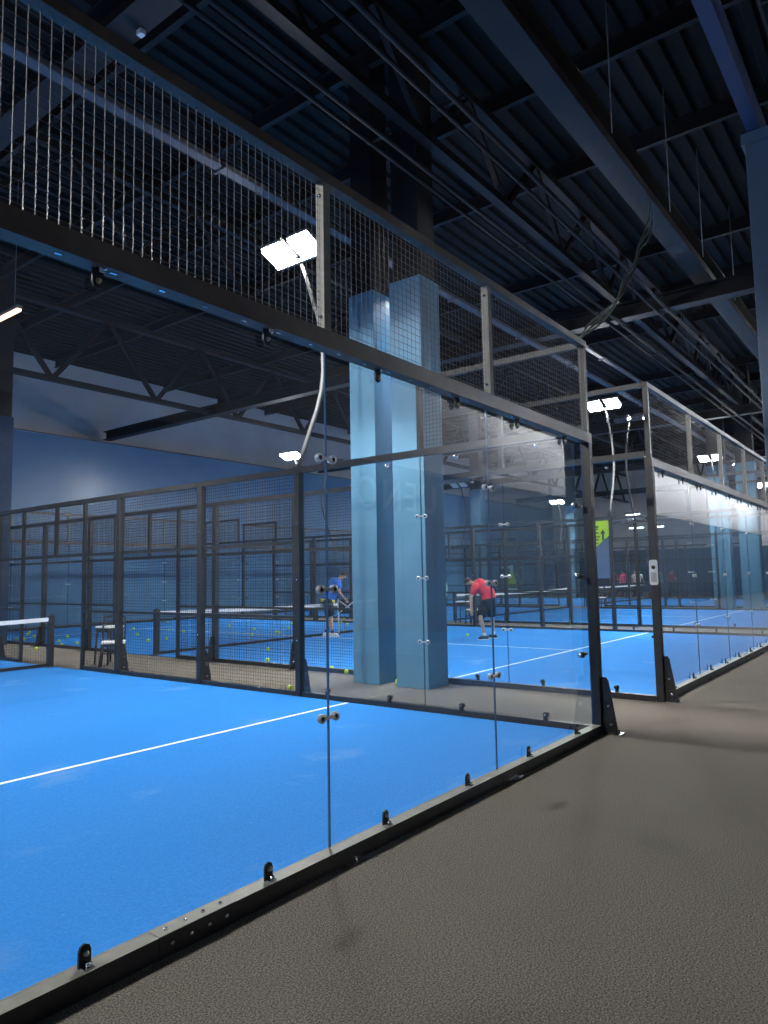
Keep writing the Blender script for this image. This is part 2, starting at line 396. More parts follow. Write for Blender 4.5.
def gusset(parent, p, direction, h=.56, m='steel'):
    """trapezoid stiffener standing on the floor, thin across, reaching out in direction"""
    x, y = p; mb = MB(); dx, dy = direction
    prof = [(0, 0), (.16, 0), (.15, .05), (.075, h - .03), (.055, h), (0, h)]
    if dx:
        mb.prism([(x + dx * a, b) for a, b in prof], 'y', y - .006, y + .006)
        mb.box(min(x, x + dx * .2), max(x, x + dx * .2), y - .06, y + .06, 0, .01)
        for a, b in ((.05, .12), (.045, .3)): mb.tube([(x + dx * a, y - .022, b), (x + dx * a, y - .006, b)], .017, 10, 1)
        mb.tube([(x + dx * .17, y - .04, .01), (x + dx * .17, y - .04, .03)], .012, 8, 1)
    else:
        mb.prism([(y + dy * a, b) for a, b in prof], 'x', x - .006, x + .006)
        mb.box(x - .03, x + .13, min(y, y + dy * .18), max(y, y + dy * .18), 0, .01, 1)
        for a, b in ((.085, .1), (.06, .28)): mb.tube([(x - .02, y + dy * a, b), (x - .006, y + dy * a, b)], .02, 12, 1)
        for s in (-.02, .1): mb.tube([(x + s, y + dy * .13, .01), (x + s, y + dy * .13, .032)], .011, 8, 0)
    return mb.build('gusset', [m, 'chrome'], parent)

def end_wall(parent, y0=0.0, s=1):
    """glass end wall along x from -10 to 0 at y0; s=+1 court lies toward +y, -1 toward -y. All mirrored through my()"""
    def B(x0, x1, a, b, z0, z1, mb, mi=0):
        ya, yb = y0 + s * a, y0 + s * b; mb.box(x0, x1, min(ya, yb), max(ya, yb), z0, z1, mi)
    mb = MB(); B(-10.0, 0.0, -.08, .014, 0, .09, mb)
    mb.m[1] = 1; rail = mb.build('bottom_rail', ['steel', 'rail'], parent)  # top face in a paler tone than the sides
    mb = MB(); B(-5.14, -4.72, -.083, -.001, .088, .093, mb, 2); B(-5.14, -4.72, -.085, -.08, .0, .093, mb)
    for x in (-5.08, -4.98, -4.88, -4.78):
        mb.tube([(x, y0 - s * .04, .093), (x, y0 - s * .04, .1)], [.012, .008], 8, 1)
        mb.tube([(x, y0 - s * .085, .05), (x, y0 - s * .093, .05)], [.012, .008], 8, 1)
    mb.build('splice_plate', ['steel', 'chrome', 'rail'], rail)
    for x in (-8, -6, -4, -2):
        mb = MB(); B(x + .06, x + .22, -.12, -.08, 0, .008, mb); mb.tube([(x + .14, y0 - s * .1, .008), (x + .14, y0 - s * .1, .03)], .01, 8)
        mb.build('anchor_tab', 'chrome', parent)
    mb = MB(); B(-10.09, .09, -.08, .014, 2.955, 3.06, mb)
    for k in range(40): x = -9.9 + k * .25; B(x, x + .03, -.05, -.035, 2.951, 2.955, mb, 1)
    mb.build('middle_rail', ['frame', 'chrome'], parent)
    mb = MB(); B(-10.09, .09, -.065, .005, 3.985, 4.05, mb); mb.build('top_rail', 'frame', parent)
    for x in (-10.09, 0.0):
        mb = MB(); B(x, x + .09, -.08, .014, 0, 2.955, mb)
        for xx in (.03, .065): mb.tube([(x + xx, y0 - s * .08, .13), (x + xx, y0 - s * .088, .13)], .01, 8, 1)
        mb.build('corner_post', ['steel', 'chrome'], parent, bevel=.003)
        mb = MB(); B(x + .02, x + .08, -.06, .0, 3.06, 3.985, mb); mb.build('upper_post', 'steel', parent)
    for x in (-8, -6, -4, -2):
        mb = MB(); B(x - .03, x + .03, -.06, .0, 3.06, 3.985, mb)
        for z in (3.15, 3.9): mb.tube([(x - .03, y0 - s * .03, z), (x - .036, y0 - s * .03, z)], .012, 8, 1)
        mb.build('upper_post', ['rail', 'chrome'], parent)
    SE = [-10, -8, -6, -3.96, -2.0, 0]
    for k in range(5):
        a, b = SE[k], SE[k + 1]
        MB().wires_x(a + .03, b - .03 if k < 4 else b, 3.06, 3.99, y0 - s * .02).build('wire_mesh', 'wire', parent)
        pane(parent, 'x', a + .004, b - .004, .09, 2.957, y0 + (0 if s > 0 else -.012))
        for x in ((-9.46, -8.48), (-7.46, -6.48), (-5.45, -4.46), (-3.48, -2.5), (-1.51, -.5))[k]:
            c = clip(parent, (x, y0 * 1.0, .09), 'x', 1)
            c2 = clip(parent, (x, y0 * 1.0, 2.955), 'x', -1)
    for x in (-8, -6, -3.96, -2):
        for z in (.81, 1.54, 2.31): coupling(parent, (x, y0, z), 'x')
    for x in (-10.045, .05):
        gusset(parent, (x, y0 - s * .08), (0, -s))

def side_fence(parent, x, s):
    """long side fence at local x; s=+1: court lies toward -x (right-hand fence), -1: mirrored"""
    def B(a, b, y0, y1, z0, z1, mb, mi=0):
        xa, xb = x + s * a, x + s * b; mb.box(min(xa, xb), max(xa, xb), y0, y1, z0, z1, mi)
    def mb_obj(name, *bx, m='steel', bev=0):
        mb = MB()
        for b in bx: B(*b, mb)
        return mb.build(name, m, parent, bevel=bev)
    mb_obj('bottom_rail', (.02, .10, .014, YD, 0, .07)); mb_obj('bottom_rail', (.02, .10, YE, L - .014, 0, .07))
    mb_obj('top_rail', (.02, .10, .014, L - .014, 3.07, 3.15))
    ends = ((0.014, 2.07, Y4), (L - .014, L - 2.07, L - Y4))
    for y0, ym, y1 in ends:
        a, b = min(y0, ym), max(y0, ym)
        mb_obj('upper_rail', (.03, .09, a, b, 3.985, 4.05)); mb_obj('upper_post', (.03, .09, ym - .03, ym + .03, 3.15, 3.985))
        mb = MB().wires_y(a, b, 3.15, 3.985, x + s * .05, r=.0025); mb.build('wire_mesh', 'wire_dark', parent)
        for p, q in ((y0, ym), (ym, y1)):
            a, b = min(p, q), max(p, q); pane(parent, 'y', a + .005, b - .005, .07, 3.07, x + s * .045 - (.006))
            for t in (.25, .75):
                yy = a + (b - a) * t; mb = MB()
                mb.tube([(x + s * .01, yy, .13), (x + s * .06, yy, .13)], .028, 12); mb.box(min(x + s * .01, x + s * .035), max(x + s * .01, x + s * .035), yy - .02, yy + .02, .07, .12)
                mb.tube([(x + s * -.0, yy, .13), (x + s * .01, yy, .13)], .012, 8, 1)
                mb.build('glass_clip', ['rubber', 'chrome'], parent)
                mb = MB().tube([(x + s * .02, yy, 3.0), (x + s * .07, yy, 3.0)], .02, 10); mb.build('glass_clip', 'chrome', parent)
        for z in (.82, 1.58, 2.33):
            coupling(parent, (x + s * .045, ym, z), 'y')
        for z in (.79, 1.58, 2.3):          # clamps that hold the pane to the corner post
            sg = 1 if y0 < 5 else -1; yy = y0
            mb = MB().tube([(x - s * .14, yy + sg * .035, z), (x + s * .01, yy + sg * .035, z)], .016, 10).tube([(x - s * .11, yy + sg * .01, z), (x - s * .11, yy + sg * .06, z)], .03, 12)
            mb.tube([(x - s * .165, yy + sg * .035, z), (x - s * .14, yy + sg * .035, z)], .02, 10, 1)
            mb.build('glass_clamp', ['rubber', 'chrome'], parent)
    posts = [Y4, Y6, Y8, 13.1, 15.25, L - Y4]
    for y in posts:
        mb = MB(); B(.0, .10, y - .045, y + .045, 0, 3.07, mb)
        for z in (.76, 1.58, 2.36): mb.tube([(x - s * .0, y, z), (x - s * .01, y, z)], .014, 8, 1)
        mb.build('fence_post', ['steel', 'chrome'], parent)
        gusset(parent, (x + s * .10, y), (s, 0), .5)
    for y in (YD, YE):
        mb_obj('door_post', (.03, .09, y - .025, y + .025, 0, 3.07))
    mb_obj('transom', (.03, .09, YD + .025, YE - .025, 2.08, 2.14)); mb_obj('door_post', (.03, .09, YN - .03, YN + .03, 2.14, 3.07))
    runs = [(Y4, Y6), (Y6, Y8), (Y8, YD), (YE, 13.1), (13.1, 15.25), (15.25, L - Y4)]
    for a, b in runs:
        MB().wires_y(a + .045, b - .03, .07, 3.07, x + s * .06, r=.0025).build('wire_mesh', 'wire_dark', parent)
        mb_obj('fence_rail', (.04, .08, a + .04, b - .03, 1.05, 1.09)); mb_obj('fence_rail', (.04, .08, a + .04, b - .03, 2.08, 2.13))
    MB().wires_y(YD + .03, YE - .03, 2.14, 3.07, x + s * .06, r=.0025).build('wire_mesh', 'wire_dark', parent)

def floodlight(x, y, s, label, tilt, lit=True, bow=1.0):
    """s=+1: pole stands on the right-hand fence and bows outward (+x), lamp looks toward -x"""
    r = thing('floodlight', (x, y, 3.15), label, 'floodlight', 'court floodlights on bowed poles')
    prof = [(.05, 0), (.15, .25), (.29, .57), (.44, .9), (.54, 1.2), (.585, 1.5), (.575, 1.8), (.53, 2.1), (.46, 2.33), (.36, 2.53), (.25, 2.78), (.14, 3.0)]
    MB().tube([(s * (.05 + (a - .05) * bow), 0, b) for a, b in prof], [.034] * 8 + [.028] * 4, 10).build('pole', 'pole', r)
    MB().box(min(0, s * .1), max(0, s * .1), -.07, .07, 0, .012).build('base_plate', 'steel', r)
    MB().bar((s * .12, -.42, 3.03), (s * .12, .42, 3.03), .05, .05).build('crossbar', 'lamp_body', r)
    for yy in (-.26, .26):
        h = bpy.data.objects.new('lamp_head', None)
        mb = MB().box(-.30, .10, -.2, .2, .0, .06)
        for k in range(7): mb.box(-.28, .08, -.18 + k * .055, -.17 + k * .055, .06, .1)
        o = mb.build('lamp_head', 'lamp_body', r, (0, 0, 0), .006)
        bpy.data.objects.remove(h)
        if lit and yy > 0:
            ld = bpy.data.lights.new('flood_beam', 'SPOT'); ld.energy = 400; ld.spot_size = R(126); ld.spot_blend = .12; ld.shadow_soft_size = .3; ld.color = (1, .985, .96)
            lo = bpy.data.objects.new('flood_beam', ld); col.objects.link(lo); lo.parent = r; lo.location = (-s * .12, 0, 3.02)
            lo.rotation_euler = (0, R(26) * s, 0)
        o.location = (.03 if s > 0 else -.03, yy, 3.09)
        o.rotation_euler = (0, R(tilt) if s > 0 else R(-tilt), 0 if s > 0 else 0)
        if s < 0: o.rotation_euler = (0, R(tilt), math.pi)
        MB().box(-.28, .08, -.165, .165, -.055, -.001).build('lens', 'lens' if lit else 'white_plastic', o)
    return r

def make_net():
    r = thing('padel_net', (0, 10.60, .0148), '', 'net')
    n = 40; mb = MB()
    def zt(t): return .93 - .06 * (1 - (2 * t - 1) ** 2)
    xs = [-9.9 + 9.8 * k / n for k in range(n + 1)]
    vs = []
    for k, x in enumerate(xs):
        z = zt(k / n); vs += [(x, -.006, z - .075), (x, .006, z - .075), (x, .006, z), (x, -.006, z)]
    fs = []
    for k in range(n):
        a = 4 * k; b = a + 4
        for i in range(4): fs.append((a + i, a + (i + 1) % 4, b + (i + 1) % 4, b + i))
    mb.quads(vs, fs); mb.build('white_band', 'netband', r)
    mb = MB(); nx = 200
    for i in range(nx + 1):
        t = i / nx; x = -9.9 + 9.8 * t; mb.stick((x, 0, .04), (x, 0, zt(t) - .07), .0016)
    for j in range(17):
        for k in range(n):
            f = j / 16; mb.stick((xs[k], 0, .04 + f * (zt(k / n) - .11)), (xs[k + 1], 0, .04 + f * (zt((k + 1) / n) - .11)), .0016)
    mb.build('net_mesh', 'net', r)
    MB().bar((-9.9, 0, .035), (-.1, 0, .035), .012, .06).build('bottom_band', 'net', r)
    for x in (-9.93, -.07):
        MB().box(x - .05, x + .05, -.05, .05, 0, .97).box(x - .09, x + .09, -.12, .12, 0, .012).tube([(x, 0, .97), (x, 0, 1.0)], [.03, .012], 8).build('net_post', 'steel', r, bevel=.004)
    return r

words = ['first', 'second', 'third', 'fourth']
short = ['first court', 'second court', 'third court', 'fourth court']
who = ['nearest court', 'second court where two players are', 'third court', 'fourth and farthest court']
# first court, everything built once
turf = MB().box(-10.0, 0.0, .014, L - .014, .0, .012).build('court_turf', 'turf')
tag(turf, '', 'turf', 'blue court turfs')
for (a, b, c, e) in ((-9.95, -.02, 3.20, 3.25), (-9.95, -.02, L - 3.25, L - 3.20), (-5.025, -4.975, 3.25, L - 3.25)):
    MB().box(a, b, c, e, .0125, .0145).build('court_line', 'line', turf)
near = thing('glass_end_wall', (0, 0, 0), '', 'glass wall', 'glass end walls of the courts'); end_wall(near, 0, 1)
far = thing('glass_end_wall', (0, 0, 0), '', 'glass wall', 'glass end walls of the courts'); end_wall(far, L, -1)
right = thing('side_fence', (0, 0, 0), '', 'fence', 'side fences of the courts'); side_fence(right, 0, 1)
left = thing('side_fence', (0, 0, 0), '', 'fence', 'side fences of the courts'); side_fence(left, -10, -1)
net = make_net()
protos = [(turf, 'blue artificial turf with white lines of the %s'), (near, 'glass end wall with wire mesh top on the aisle side of the %s'),
          (far, 'glass end wall at the far end of the %s'), (right, 'black side fence along the far long side of the %s'),
          (left, 'black side fence along the near long side of the %s'), (net, 'white topped black net across the %s')]
for k in range(4):
    for p, t in protos:
        o = p if k == 0 else copy_tree(p)
        if k: o.location.x = p.location.x + PITCH * k
        o['label'] = t % who[k]
    for y, yt in ((Y4, 'near'), (16.3, 'far')):
        floodlight(PITCH * k + 0.0, y, 1, 'twin floodlight on bowed pole, %s, %s half, side away from camera' % (short[k], yt), 24, not (k == 2 and yt == 'far'))
        if k != 1 or yt == 'near':
            floodlight(PITCH * k - 10.0, 4.05 if k == 1 else y, -1, 'twin floodlight on bowed pole, %s, %s half, side towards camera' % (short[k], yt), 2 if k == 0 else 20, True, .3 if k == 1 else 1.0)

# lounge floodlight
r = thing('wall_floodlight', (46.5, 14.6, 0), 'single bright floodlight on a thin mast in the lounge beyond the courts', 'floodlight')
MB().tube([(0, 0, 0), (0, 0, 5.9)], .05).build('mast', 'pole', r)
o = MB().box(-.5, 0, -.5, .5, 5.9, 6.05).build('lamp_head', 'lamp_body', r)
o2 = MB().quads([(-.5, -.45, 6.0), (-.5, .45, 6.0), (-.02, .45, 5.86), (-.02, -.45, 5.86)], [(0, 1, 2, 3)]).quads([(-.5, -.45, 6.02), (-.5, .45, 6.02), (-.02, .45, 5.88), (-.02, -.45, 5.88)], [(3, 2, 1, 0)]).build('lens', 'lens', o)

# ------------------------------------------------------------------ small fittings
# notice plate and clamps on second court's corner post
p = thing('notice_plate', (2.119, -.033, 1.60), 'white rounded notice plate with a dark round emblem on the second court corner post', 'sign', rz=R(-90))
w_, h_, c_ = .045, .105, .02
pts = []
for cx, cz, a0 in ((w_ - c_, h_ - c_, 0), (-w_ + c_, h_ - c_, 90), (-w_ + c_, -h_ + c_, 180), (w_ - c_, -h_ + c_, 270)):
    pts += [(cx + c_ * math.cos(R(a0 + t)), cz + c_ * math.sin(R(a0 + t))) for t in (0, 30, 60, 90)]
MB().prism([(a * 1.15, b * 1.5) for a, b in pts], 'y', -.012, 0).build('plate', 'white_plastic', p)
MB().tube([(0, -.016, .065), (0, -.012, .065)], .024, 16).build('emblem', 'sign_dark', p)
MB().box(-.034, .034, -.0135, -.012, -.12, .0).build('grey_panel', 'sticker_grey', p)

# green sign with arrow above grey banner, hung on the mesh of the second court's far fence
p = thing('direction_banner', (PITCH + .018, 4.2, 0), 'grey blue banner with slanted lime green top and black arrow, on the fence mesh', 'banner')
MB().box(-.014, -.002, -.04, .50, 1.45, 3.04).build('banner', 'banner_grey', p)
MB().prism([(-.04, 2.62), (.50, 2.18), (.50, 3.04), (-.04, 3.04)], 'x', -.020, -.014).build('green_panel', 'green_sign', p)
mb = MB()
for (a, b, z, h) in ((.24, .42, 2.88, .04), (.26, .44, 2.81, .03), (.24, .40, 2.71, .04), (.22, .44, 2.60, .03), (.25, .43, 2.52, .04), (.27, .46, 2.42, .03)):
    mb.box(-.024, -.020, a, b, z - h / 2, z + h / 2)
mb.build('lettering', 'sign_dark', p)
MB().prism([(.10, 2.5), (.15, 2.5), (.15, 2.68), (.20, 2.68), (.125, 2.80), (.05, 2.68), (.10, 2.68)], 'x', -.024, -.020).build('arrow', 'sign_dark', p)

# sign letters on the wall beside the aisle (seen mirrored in the glass)
cu = bpy.data.curves.new('letters', 'FONT'); cu.body = 'UENO'; cu.size = 1.0; cu.extrude = .02; cu.space_character = 1.28; cu.align_x = 'CENTER'
cu.materials.append(M['letters'])
t0 = bpy.data.objects.new('letters_curve', cu); col.objects.link(t0); bpy.context.view_layer.update()
me = bpy.data.meshes.new_from_object(t0.evaluated_get(bpy.context.evaluated_depsgraph_get())); bpy.data.objects.remove(t0)
t = bpy.data.objects.new('wall_lettering', me); col.objects.link(t)
t.rotation_euler = (R(90), 0, math.pi); t.location = (6.3, YW0 + .025, 3.15)
tag(t, 'large pale letters on the wall, seen faintly mirrored in the glass before the blue columns', 'lettering')

# cable loop from the girder to the first court's corner
cab = [(4.57, .45, 7.75), (4.5, .42, 7.3), (4.1, .38, 6.85), (3.53, .35, 6.45), (3.1, .3, 6.0), (2.7, .28, 5.68), (2.06, .2, 5.22), (1.14, .12, 4.72), (.32, .0, 4.3), (.05, -.03, 4.09)]
def smooth_pts(p, n=5):
    p = [Vector(a) for a in p]; out = []
    for i in range(len(p) - 1):
        a, b, c, d_ = p[max(i - 1, 0)], p[i], p[i + 1], p[min(i + 2, len(p) - 1)]
        for k in range(n):
            t_ = k / n; out.append(.5 * ((2 * b) + (-a + c) * t_ + (2 * a - 5 * b + 4 * c - d_) * t_ ** 2 + (-a + 3 * b - 3 * c + d_) * t_ ** 3))
    return out + [p[-1]]
mb = MB()
for i in range(3):
    mb.tube([q + Vector((.04 * i * math.sin(k * .35 + i), .02 * i, .05 * i * math.sin(k * .12))) for k, q in enumerate(smooth_pts(cab))], .012, 6)
tag(mb.build('power_cable', 'cable'), 'bundle of loose cables drooping from the roof girder to the court corner', 'cable')
# dangling wires
for i, x in enumerate((2.67, 5.55, 7.84, 10.8)):
    top = 10.2
    o = MB().tube([(x - .02 * (i % 2), .40, top), (x + .012, .40, 9.0), (x, .40, 7.9)], .010, 5).build('hanging_wire', 'satin')
    pos = ['closest to the camera', 'second along the girder', 'third along the girder', 'farthest along the girder'][i]
    tag(o, 'thin wire hanging straight down from the roof, ' + pos, 'wire', 'wires hanging beside the girder')
# junction box
o = MB().box(-3.09, -3.02, 3.30, 3.38, 7.26, 7.32).build('junction_box', 'white_plastic', bevel=.01); tag(o, 'small white junction box on the underside of the nearest cross beam', 'junction box')
# tube lights
r = thing('tube_light', (-1.15, 10.5, 0), 'warm glowing tube light hanging at the left edge of the photo', 'lamp')
MB().box(-.05, .05, -.6, .6, 6.54, 6.6).tube([(0, -.4, 6.6), (0, -.4, 10.2)], .006, 5).tube([(0, .4, 6.6), (0, .4, 10.2)], .006, 5).build('housing', 'lamp_body', r)
MB().box(-.04, .04, -.58, .58, 6.5, 6.54).build('tube', 'tube', r)
for i, (x, y) in enumerate(((40.5, 12.5), (40.5, 11.2))):
    r = thing('tube_light', (x, y, 0), 'small cold tube light over the lounge, ' + ('left one' if i == 0 else 'right one'), 'lamp', 'lounge tube lights')
    MB().box(-.06, .06, -.45, .45, 4.55, 4.62).tube([(0, 0, 4.62), (0, 0, 10.2)], .01, 5).build('housing', 'lamp_body', r)
    MB().box(-.05, .05, -.43, .43, 4.5, 4.55).build('tube', 'cold_tube', r)

# added lamps that brighten the light band for the reflection in the glass
for i in range(12):
    x = 11.5 + i * 3.3
    r = thing('added_wall_washer', (x, -5.5, 8.3), 'slim wall washer lamp added under the slab to brighten the wall band', 'lamp', 'added wall washers under the slab')
    MB().box(-.8, .8, .0, .04, -.40, 0).box(-.8, .8, -.10, .0, -.04, 0).box(-.8, .8, -.06, .0, -.40, -.38).build('housing', 'lamp_body', r)
    MB().box(-.78, .78, -.02, -.001, -.36, -.06).build('tube', 'added_tube', r)
# poster stand in the lounge
r = thing('poster_banner', (40.2, 21.6, 0), 'dark poster banner with a pale green bottle shape and pale specks', 'banner', rz=R(-6))
MB().box(-.02, .02, -1.0, 1.0, .35, 2.55).build('poster', 'poster_teal', r)
MB().box(-.3, .3, -1.0, -.95, 0, .06).box(-.3, .3, .95, 1.0, 0, .06).box(-.02, .02, -1.0, -.95, 0, .35).box(-.02, .02, .95, 1.0, 0, .35).build('stand', 'steel', r)
prof = [(.30, .75), (.34, 1.1), (.25, 1.45), (.12, 1.75), (.1, 2.2), (.13, 2.3)]
MB().prism([(-a, b) for a, b in prof] + [(a, b) for a, b in prof[::-1]], 'x', -.03, -.02).build('bottle_shape', 'poster_green', r)
MB().prism([(-.13, 1.75), (.13, 1.75), (.14, 2.33), (-.14, 2.33)], 'x', -.034, -.03).build('bottle_neck', 'poster_pale', r)
mb = MB(); random.seed(3)
for k in range(46):
    y = random.choice([-1, 1]) * random.uniform(.42, .9); z = random.uniform(.6, 2.1); a = random.uniform(.03, .06)
    mb.prism([(y - a * .5, z), (y, z - a), (y + a * .5, z), (y, z + a)], 'x', -.026, -.02)
mb.box(-.026, -.02, .1, .9, 2.05, 2.2).box(-.026, -.02, -.45, .45, .45, .6)
mb.build('specks', 'poster_pale', r)

# ------------------------------------------------------------------ chairs, tables in the gaps
def make_chair():
    r = thing('bar_chair', (0, 0, 0), '', 'chair')
    MB().box(-.21, .21, -.21, .21, .45, .49).build('seat', 'white_plastic', r, bevel=.012)
    for sx in (-1, 1):
        for sy in (-1, 1):
            MB().tube([(sx * .19, sy * .19, .45), (sx * .225, sy * .225, 0)], [.024, .018], 8).build('leg', 'steel', r)
    MB().box(-.2, .2, -.2, .2, .40, .45).build('seat_frame', 'steel', r)
    mb = MB()
    for sx in (-1, 1): mb.tube([(sx * .19, .2, .44), (sx * .2, .235, .7), (sx * .19, .27, .93)], .016, 8)
    mb.tube([(-.19, .27, .93), (0, .295, .945), (.19, .27, .93)], .018, 8)
    mb.tube([(-.2, .25, .78), (0, .27, .79), (.2, .25, .78)], .012, 8)
    mb.build('backrest', 'steel', r)
    mb = MB()
    for a, b in (((-1, -1), (1, -1)), ((-1, 1), (1, 1)), ((-1, -1), (-1, 1)), ((1, -1), (1, 1))):
        mb.tube([(a[0] * .205, a[1] * .205, .28), (b[0] * .205, b[1] * .205, .28)], .009, 6)
    mb.build('stretcher', 'steel', r)
    return r
def make_table():
    r = thing('side_table', (0, 0, 0), '', 'table')
    MB().box(-.19, .19, -.19, .19, .70, .735).build('table_top', 'white_plastic', r, bevel=.01)
    MB().box(-.18, .18, -.18, .18, .62, .70).build('apron', 'steel', r)
    for sx in (-1, 1):
        for sy in (-1, 1):
            MB().tube([(sx * .16, sy * .16, .64), (sx * .19, sy * .19, 0)], [.024, .018], 8).build('leg', 'steel', r)
    return r
ch = make_chair(); tb = make_table()
spots = [(.58, 9.52, 'first and second court'), (.62 + PITCH + .6, 9.2, 'second and third court'), (.62 + 2 * PITCH, 9.35, 'third and fourth court')]
for i, (x, y, t) in enumerate(spots):
    c = ch if i == 0 else copy_tree(ch); c.location = (x, y, 0); c.rotation_euler.z = R(-35)
    c['label'] = 'black framed chair with white seat in the gap between ' + t; c['group'] = 'chairs beside the court doors'
    c = tb if i == 0 else copy_tree(tb); c.location = (x + .30, y + .62, 0); c.rotation_euler.z = R(8)
    c['label'] = 'small black table with white top in the gap between ' + t; c['group'] = 'tables beside the court doors'

# mint jacket hanging on third court's fence
mb = MB(); n = 10; vs = []; fs = []
for j in range(9):
    z = 1.75 - j * .14
    for k in range(n):
        w = .12 + .24 * min(1, j / 4.); a = 2 * math.pi * k / n
        vs.append((.05 * math.cos(a) * (1 + .3 * math.sin(3 * a + j)), w * math.sin(a) + .04 * math.sin(j), z))
for j in range(8):
    for k in range(n): fs.append((j * n + k, j * n + (k + 1) % n, (j + 1) * n + (k + 1) % n, (j + 1) * n + k))
fs += [tuple(range(n)), tuple(8 * n + k for k in range(n))[::-1]]
mb.quads(vs, fs, 0, True); o = mb.build('hanging_jacket', 'mint_cloth', None, (PITCH + .20, 9.95, .12))
tag(o, 'pale mint jacket hanging on the fence beside the blue column', 'jacket')

# ------------------------------------------------------------------ tennis balls
def bproto():
    mb = MB(); mb.ball((0, 0, 0), .041, 12, 8)
    return mb.build('tennis_ball', 'ball')
ball = None
def add_ball(x, y, z, label, group):
    global ball
    if ball is None: ball = bproto(); o = ball
    else:
        o = ball.copy(); col.objects.link(o)
    o.location = (x, y, z); tag(o, label, 'ball', group); return o
BALLS = [(2.6, 17.57, 's'),
         (3.68, 19.16, 's'),
         (4.13, 19.96, 's'),
         (3.38, 18.15, 's'),
         (3.28, 17.61, 's'),
         (2.71, 17.35, 's'),
         (2.84, 15.75, 's'),
         (2.27, 14.53, 's'),
         (3.74, 16.95, 's'),
         (2.76, 14.68, 's'),
         (4.7, 17.81, 's'),
         (1.55, 14.36, 'f'),
         (6.58, 18.03, 's'),
         (5.24, 15.8, 's'),
         (4.1, 13.58, 's'),
         (6.77, 16.4, 's'),
         (4.71, 13.63, 's'),
         (6.6, 15.43, 's'),
         (8.99, 17.0, 's'),
         (6.25, 13.62, 's'),
         (8.83, 15.94, 's'),
         (9.39, 20.12, 's'),
         (8.23, 14.06, 's'),
         (6.72, 12.51, 's'),
         (4.0, 8.96, 's'),
         (2.54, 7.42, 's'),
         (7.7, 12.53, 's'),
         (7.59, 12.31, 's'),
         (8.95, 13.3, 's'),
         (10.6, 14.81, 's'),
         (8.92, 13.02, 's'),
         (13.49, 14.9, 's'),
         (11.1, 12.71, 's'),
         (8.69, 10.78, 's'),
         (14.83, 15.68, 's'),
         (11.7, 13.47, 's'),
         (0.35, 4.63, 'yellow ball against the mesh at the base of the nearest fence post'),
         (2.32, 5.58, 'yellow ball on the carpet strip left of the blue columns, farther left'),
         (2.08, 5.04, 'yellow ball on the carpet strip right beside the blue columns'),
         (1.64, 3.65, 'yellow ball between the two paired blue columns')]
for x, y, g in BALLS:
    if g == 's': add_ball(x, y, .055, 'yellow ball lying on the turf of the second court', 'balls scattered on the second court')
    elif g == 'f': add_ball(x, y, .041, 'yellow ball on the carpet strip behind the net post of the nearest court', 'balls on the carpet strip')
    else: add_ball(x, y, .041, g, 'balls on the carpet strip')

# ------------------------------------------------------------------ people
RH = Vector((.607, -.795, 0)); FH = Vector((.795, .607, 0))
def P(base, a, b, z): return Vector(base) + RH * a + FH * b + Vector((0, 0, z))
def skin(name, nodes, edges, m, parent, sub=2, smooth=True):
    """nodes: {key: (vector, rx, ry)}"""
    keys = list(nodes); me = bpy.data.meshes.new(name)
    me.from_pydata([nodes[k][0] for k in keys], [(keys.index(a), keys.index(b)) for a, b in edges], [])
    me.materials.append(M[m])
    o = bpy.data.objects.new(name, me); col.objects.link(o)
    bm = bmesh.new(); bm.from_mesh(me); ly = bm.verts.layers.skin.verify(); bm.verts.ensure_lookup_table()
    for i, k in enumerate(keys):
        s = nodes[k]; bm.verts[i][ly].radius = (s[1], s[2] if len(s) > 2 else s[1]); bm.verts[i][ly].use_root = (i == 0)
    bm.to_mesh(me); bm.free()
    o.modifiers.new('skin', 'SKIN').use_smooth_shade = True
    sb = o.modifiers.new('sub', 'SUBSURF'); sb.levels = sub; sb.render_levels = sub
    o.parent = parent
    return o
def hand(nodes, edges, key, wrist, d, side, curl):
    """palm and five fingers continuing the forearm along d, thumb off the side"""
    d = d.normalized(); sd = (side - d * side.dot(d)).normalized(); nm = d.cross(sd)
    nodes[key + 'palm'] = (wrist + d * .075, .034, .018); edges.append((key, key + 'palm'))
    for i, (off, ln) in enumerate(((-.03, .06), (-.01, .075), (.011, .08), (.031, .07))):
        base = wrist + d * .10 + sd * off
        a, b = key + 'f%da' % i, key + 'f%db' % i
        nodes[a] = (base + d * ln * .45 + nm * curl * .02, .009); nodes[b] = (base + d * ln * .8 + nm * curl * .05, .008)
        k0 = key + 'f%d0' % i; nodes[k0] = (base, .010)
        edges += [(key + 'palm', k0), (k0, a), (a, b)]
    nodes[key + 't0'] = (wrist + d * .045 + sd * .04, .012); nodes[key + 't1'] = (wrist + d * .08 + sd * .062 + nm * curl * .02, .010)
    edges += [(key + 'palm', key + 't0'), (key + 't0', key + 't1')]

